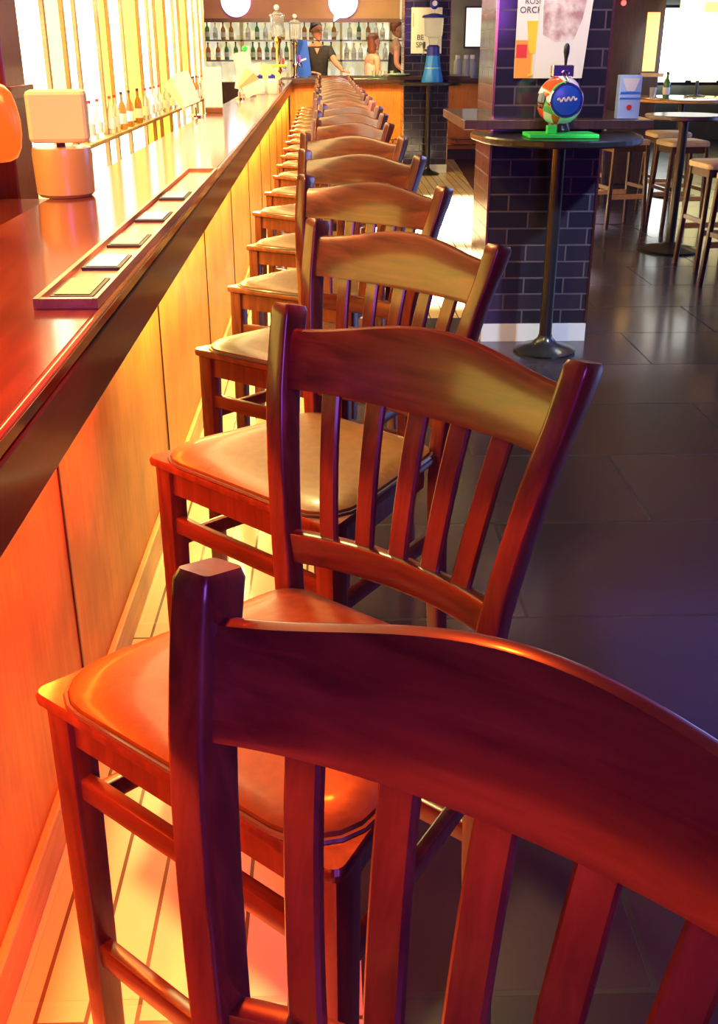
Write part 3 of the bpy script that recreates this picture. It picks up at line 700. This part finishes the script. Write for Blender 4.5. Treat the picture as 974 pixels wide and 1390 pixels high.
# near card box and amber canister
t = thing('card_box', 'tilted pale card box standing on the counter at the left', 'box', (-.80, 3.17, ZC), math.radians(10))
MB().box(-.085,.085,-.05,.05,.155,.30,.012).build('box', M['cream'], t)
MB().box(-.012,.012,-.012,.012,.14,.16).build('neck', M['darkwood'], t)
MB().lathe([(.075,.0),(.085,.01),(.088,.12),(.085,.14),(.02,.142)], n=24).build('canister', mat('amber_canister', (.72,.36,.12), .35, coat=.4), t, smooth=True)
# white menu card with brown foot
t = thing('menu_holder', 'tall white menu card on a brown foot standing on the counter', 'menu', (-.79, 7.35, ZC))
MB().box(-.058,.058,-.02,.02,0,.035,.004).build('foot', wood('foot_brown', (.25,.06,.02), (.35,.10,.03)), t)
MB().box(-.062,.062,-.006,.006,.035,.29,.002).build('card', M['card'], t)
def fan(loc, rz, n_, a0, a1, s, label, mats):
    t = thing('menu_fan', label, 'menu stand', loc, rz)
    MB().lathe([(.05*s/.2,0),(.05*s/.2,.012),(.012,.02),(.010,.06)], n=16).build('stand', M['brass'], t, smooth=True)
    for i in range(n_):
        a = math.radians(a0+(a1-a0)*i/(n_-1))
        mb = MB().box(-s*.28,s*.28,-.003,.003,.05,.05+s)
        mb.xform(Matrix.Translation((0,-.012*i,.03)) @ Matrix.Rotation(a, 4, 'Y'))
        mb.build('card', mats[i % len(mats)], t)
fan((-.86,6.9,ZC), 0, 2, -38, -20, .20, 'fanned pair of cream menu cards on the counter left of the tall white card', [M['cream'], M['card']])
fan((-.775,9.3,ZC), 0, 4, 10, 66, .17, 'spray of cream and tan menu cards leaning right on the counter', [M['card'], M['cream'], M['tan']])
fan((-.68,10.75,ZC), 0, 3, -12, 50, .19, 'second spray of menu cards nearer the beer fonts on the counter', [M['card'], M['cream'], M['cream']])
t = thing('menu_board', 'small white square board clipped upright above the sprays of menus', 'board', (-.72, 9.9, ZC))
MB().tube([(0,0,0),(0,0,.22)], .008).build('stem', M['brass'], t); MB().lathe([(.05,0),(.05,.01),(.01,.014)], n=16).build('foot', M['brass'], t)
mb = MB().box(-.075,.075,-.004,.004,.20,.38); mb.xform(Matrix.Rotation(math.radians(-12),4,'Y')); mb.build('card', M['card'], t)
MB().lathe([(.002,.37),(.025,.39),(.025,.41),(.002,.43)], c=(-.04,0,0), n=12).build('green_knob', M['green'], t, smooth=True)
# beer fonts in row on the counter
def font(loc, label, body, tall, globe):
    t = thing('beer_font', label, 'beer font', loc)
    MB().lathe([(.07,0),(.07,.015),(.035,.03),(.028,.12),(.045,.16),(.028,.20),(.028,tall*.55),(.05,tall*.60),(.035,tall*.66)], n=18).build('column', body, t, smooth=True)
    MB().lathe([(.075,tall*.66),(.08,tall*.70),(.08,tall*.92),(.09,tall*.93),(.09,tall*.95),(.02,tall)], n=18).build('glass_cylinder', M['clear'], t, smooth=True)
    mb = MB(); mb.lathe([(.032*math.sin(PI*i/10), -.032*math.cos(PI*i/10)) for i in range(11)], c=(0,0,tall+.035), n=14); mb.build('globe', M['white'], t, smooth=True)
    for k in range(2):
        MB().tube([(.03,-.03,.20+.0*k),(.06+.03*k,-.10,.19),(.06+.03*k,-.105,.14)], .012, 8).build('tap', M['chrome'], t, smooth=True)
    MB().lathe([(.006,0),(.02,.05),(.014,.09),(.003,.10)], c=(.06,-.09,.2), n=12).build('tap_handle', globe, t, smooth=True)
font((-.60,12.9,ZC), 'tall brass beer font with clear cylinder and white globe on the counter', M['brass'], .80, M['red'])
font((-.47,15.36,1.101), 'slim chrome beer font with purple lid and white globe beside the bartender', M['chrome'], .76, M['purple'])
t = thing('lime_shelf_tray', 'lime green tray clipped on the taps beside the bartender', 'tray', (-.62,12.45,ZC+.22))
MB().box(-.14,.15,-.05,.05,-.012,.012,.004).build('tray', M['lime'], t); MB().tube([(0,.03,-.22),(0,.03,-.01)], .010).build('stem', M['chrome'], t); MB().box(-.05,.05,-.02,.06,-.22,-.205).build('foot', M['chrome'], t)
t = thing('blue_board', 'slanted royal blue bar sign with a white streak left of the bartender', 'sign', (-.35,15.66,1.101))
MB().loft([[(-.15,y_,0),(.10,y_,0),(.04,y_,.50),(-.10,y_,.50)] for y_ in (-.012,.012)]).build('board', M['blue'], t)
MB().loft([[(-.08,-.013,.20),(.03,-.013,.24),(.02,-.013,.26),(-.07,-.013,.23)],[(-.08,-.016,.20),(.03,-.016,.24),(.02,-.016,.26),(-.07,-.016,.23)]]).build('streak', M['white'], t)
for i, (x, y, l) in enumerate(((-.80,10.2,'nearest the sprays of menus'), (-.66,10.25,'in the middle of the three'), (-.545,10.3,'nearest the beer fonts'))):
    t = thing('straw_jar', 'white jar with a dark lid on the counter, '+l, 'jar', (x,y,ZC), 0, 'white jars on the counter')
    MB().lathe([(.05,0),(.055,.01),(.055,.12),(.03,.14)], n=16).build('jar', M['white'], t, smooth=True)
    MB().lathe([(.034,.14),(.034,.165),(.01,.18)], n=14).build('lid', M['navy'], t, smooth=True)

# ------------------------------------------------------------------ right background
bp_ = thing('wood_panelled_pier', 'broad dark brown panelled pier behind the nearer column', 'pier', (3.15, 12.3, 0))
MB().box(0,.62,0,.6,0,2.9).build('casing', M['darkwood'], bp_, bevel=.01)
MB().box(.42,.56,-.012,0,1.25,1.86).build('amber_light_panel', M['amberpanel'], bp_)
MB().box(.40,.66,-.05,0,1.19,1.23).build('rail', M['trim'], bp_)
mb = MB(); mb.lathe([(.03*math.sin(PI*i/8), -.03*math.cos(PI*i/8)) for i in range(9)], n=12); o = mb.build('red_light', M['redled'], bp_, smooth=True); o.location = (.13,-.03,1.955)
def window(name, x0, x1, y, z0, z1, m_, bars=2):
    w = struct(name, MB().box(x0, x1, y, y+.03, z0, z1), m_)
    fr = MB()
    for a, b2 in ((x0-.05,x0),(x1,x1+.05)): fr.box(a,b2,y-.03,y+.04,z0-.05,z1+.05)
    for a, b2 in ((z0-.05,z0),(z1,z1+.05)): fr.box(x0,x1,y-.03,y+.04,a,b2)
    for k in range(1,bars): fr.box(x0+(x1-x0)*k/bars-.02, x0+(x1-x0)*k/bars+.02, y-.02, y, z0, z1)
    tag(fr.build('window_frame', M['darkwood'], w), kind='structure')
window('window_1', 5.0, 6.1, 18.4, .95, 2.1, M['daylight'], 2)
window('window_2', 6.2, 7.6, 18.4, .95, 2.1, M['yellowblind'], 3)
window('door_1', 4.55, 4.95, 18.4, .02, 2.05, M['bluelight'], 1)
sg = thing('lit_menu_sign', 'lit cream and yellow sign high on the right behind the tables', 'sign', (3.82, 11.9, 1.80))
MB().box(0,1.3,0,.08,0,.20,.01).build('casing', M['creamneon'], sg); MB().box(.25,.55,-.006,0,.05,.15).build('yellow_emblem', M['yellowneon'], sg)
MB().box(-.06,1.2,.0,.09,.21,.36).build('red_header', M['red'], sg)
MB().box(.3,.34,.05,.07,.36,1.1).box(1.0,1.04,.05,.07,.36,1.1).build('hanger', M['black'], sg)
ls = thing('lamp_shade', 'big white draped lamp shade glowing on the far right table', 'lamp', (3.95, 11.5, 1.012))
MB().lathe([(.10,0),(.10,.012),(.02,.02),(.015,.30)], n=18).build('base', M['black'], ls, smooth=True)
MB().lathe([(.30,.17),(.295,.20),(.27,.45),(.22,.70),(.14,.78),(.02,.79)], n=28).build('shade', glow('white_lamp_shade', (.95,1,.92), 2.6), ls, smooth=True)

def stool(label, loc, rz, h=.76, padm=None):
    t = thing('bar_stool', label, 'stool', loc, rz, 'backless bar stools on the right')
    MB().loft([[(x, y, z) for x, y in rrect(.36*k, .36*k, .04, 4)] for z, k in ((h-.045,.98),(h-.04,1),(h-.01,1),(h,.93))]).build('seat_pad', padm or M['upholstery'], t, smooth=True)
    MB().box(-.16,.16,-.16,.16,h-.10,h-.045).build('apron', M['darkwood'], t)
    for sx in (1,-1):
        for sy in (1,-1):
            MB().loft([[(sx*(.15+.03*(1-z/h))+a, sy*(.15+.03*(1-z/h))+bb, z) for a, bb in rrect(.032,.032,.004,1)] for z in (0,h-.05)]).build('leg', M['darkwood'], t)
    for s_ in (1,-1):
        MB().box(-.17,.17,s_*.168-.012,s_*.168+.012,.26,.30).build('footrest', M['trim'], t)
        MB().box(s_*.164-.011,s_*.164+.011,-.17,.17,.34,.37).build('side_rail', M['darkwood'], t)
    return t
def rtable(label, loc, r_, h, topm):
    t = thing('high_table', label, 'table', loc, 0, 'high round tables on the right')
    MB().lathe([(r_*.97,h-.035),(r_,h-.028),(r_,h-.006),(r_*.985,h)], n=40).build('table_top', topm, t, smooth=True)
    MB().lathe([(.035,.04),(.035,h-.035)], n=14).build('pole', M['black'], t, smooth=True)
    MB().lathe([(.24,0),(.245,.012),(.20,.025),(.06,.05),(.035,.07)], n=32).build('base', M['black'], t, smooth=True)
tw = wood('orange_table_top', (.45,.22,.07), (.60,.32,.12), rough=.18, coat=.7, axis='x')
rtable('round high table with an orange wood top under the white lamp at right', (3.75,11.3,0), .62, 1.01, tw)
rtable('dark high table in front of the orange one at the right edge', (2.72,8.1,0), .30, 1.03, M['darkwood'])
rtable('high table at the far right edge of the view', (3.75,8.9,0), .45, 1.03, tw)
stools = [((2.60,9.30,0),.2,'beneath the ledge, just right of the nearer column'), ((3.08,9.15,0),.1,'directly behind the dark high table'),
          ((2.62,10.9,0),.3,'furthest back by the pier'), ((2.72,6.62,0),.15,'nearest the camera at the right edge'),
          ((2.80,7.42,0),.1,'between the nearest stool and the dark high table'), ((3.35,8.25,0),.4,'in front of the far right table'), ((3.25,10.1,0),.0,'in front of the orange table')]
for loc, rz, l in stools: stool('backless stool with tan pad '+l, loc, rz)
for i, (x, y, l, m_) in enumerate(((3.50,11.1,'left',M['bottle_g']), (3.62,11.5,'right',M['bottle_a']))):
    t = bottle(.25,.035,m_,M['ink'],'bottle at the '+l+' on the orange high table','bottle'); t.location = (x,y,1.012)
for i, (x, l) in enumerate(((1.50,'in front of the leaflet box'),)):
    pass
t = thing('tumbler', 'short glass tumbler on the orange high table', 'glass', (3.42,11.3,1.012))
MB().lathe([(.03,0),(.038,.10),(.035,.10),(.027,.01)], n=16).build('glass', M['bottle_c'], t, smooth=True)

# ------------------------------------------------------------------ lights
def area(name, loc, rot, sx, sy, col, pw_):
    l = bpy.data.lights.new(name, 'AREA'); l.shape = 'RECTANGLE'; l.size = sx; l.size_y = sy; l.color = col; l.energy = pw_
    o = bpy.data.objects.new(name, l); C.objects.link(o); o.location = loc; o.rotation_euler = tuple(math.radians(a) for a in rot); return o
def spot(name, loc, tgt, col, pw_, ang, blend=.6, size=.08):
    l = bpy.data.lights.new(name, 'SPOT'); l.color = col; l.energy = pw_; l.spot_size = math.radians(ang); l.spot_blend = blend; l.shadow_soft_size = size
    o = bpy.data.objects.new(name, l); C.objects.link(o); o.location = loc
    o.rotation_euler = (Vector(tgt)-Vector(loc)).to_track_quat('-Z','Y').to_euler(); return o
# strip under the counter overhang
area('strip_light_near', (-.46,.9,.92), (0,0,0), .03, 2.7, (1,.12,.010), 36)
area('strip_light_far', (-.46,8.8,.92), (0,10,0), .03, 12.2, (1,.76,.22), 180)
# added yellow fill spots over the stools, tilted away from the camera
for i, y in enumerate((2.6, 4.2, 5.8, 7.6, 9.6, 11.8)):
    spot('bar_fill_spot', (-.35, y-1.3, 2.85), (-.02, y+.5, 1.0), (1,.72,.14), (110,260,300,300,300,300)[i], 50, .8)
for i, y in enumerate((4.4, 7.4, 10.4, 13.4)):  # added fill for the yellow bar front
    spot('bar_fill_spot', (.75, y, 2.85), (-.5, y, .6), (1,.78,.2), 260, 75, .8)
spot('bar_fill_spot', (-.25, 2.9, 2.85), (-.25, 1.45, 0), (1,.84,.28), 420, 34, .8)  # added fill to brighten the floor under the chairs
area('bar_aisle_fill', (-1.15, 7.6, 2.7), (0,-12,0), .5, 12, (1,.74,.28), 260)  # warm fill added above the bar aisle for chairs and counter
area('side_sheen_fill', (-1.75, 1.9, 1.55), (0,-90,0), .5, 1.9, (1,.72,.12), 15)  # unseen fill added at left for gold sheen on the chair backs
# added red fill near the left, reddens the bar front and counter
spot('red_light', (.12, 1.9, 2.75), (-.58, .6, .5), (1,.08,.006), 600, 44, .7)
spot('red_light', (-1.3, 2.0, 2.7), (-.75, 2.2, 1.09), (1,.20,.04), 200, 80, .8)
spot('counter_fill', (-1.0, 2.9, 2.75), (-.47, 2.6, 1.09), (1,.80,.95), 45, 36, .7)  # added pale spot so the card colours show
# pale light pools between the columns
spot('walkway_spot', (1.1, 9.9, 2.85), (1.2, 9.9, 0), (1,.97,.85), 5500, 60, .5)
spot('walkway_spot', (.75, 7.0, 2.85), (.85, 7.2, 0), (1,.97,.85), 6500, 42, .5)
spot('column_fill', (2.6, 3.5, 2.7), (1.15, 5.4, .1), (.6,.8,1), 600, 26, .6)  # cool fill added to brighten the column tiles and skirting
spot('canopy_fill', (-.6, 12.6, 2.7), (-.4, 15.5, 2.0), (1,.50,.30), 600, 80, .8)  # added to brighten the brown bulkhead
# daylight from windows on the right
area('window_daylight', (7.6, 9, 1.8), (0,90,0), 2, 6, (.30,.42,1), 200)
area('violet_fill', (1.2, -1.8, 2.2), (60,0,18), 1.6, 1.2, (.45,.13,1), 75)
area('blue_floor_fill', (3.6, 4.5, 2.85), (0,0,0), 3, 6, (.22,.16,1), 45)  # blue-violet fill added over the right-hand floor
area('far_bar_light', (-.2, 15.9, 2.75), (0,0,0), 3.2, .3, (1,.85,.6), 45)
spot('far_bar_fill', (.5, 13.3, 2.8), (.7, 15.25, .6), (1,.80,.25), 420, 85, .7)  # added to turn the far bar front brighter and yellower
spot('poster_fill', (1.0, 4.1, 2.8), (1.08, 5.4, 1.55), (1,.92,.85), 130, 34, .6)  # added to whiten the posters on the nearer column
w = bpy.data.worlds.new('world'); S.world = w; w.use_nodes = True
w.node_tree.nodes['Background'].inputs[0].default_value = (.25,.12,1,1); w.node_tree.nodes['Background'].inputs[1].default_value = .16

S.view_settings.view_transform = 'Standard'; S.view_settings.look = 'None'; S.view_settings.gamma = 1
S.view_settings.exposure = 0; S.view_settings.use_curve_mapping = False
S.cycles.max_bounces = 6
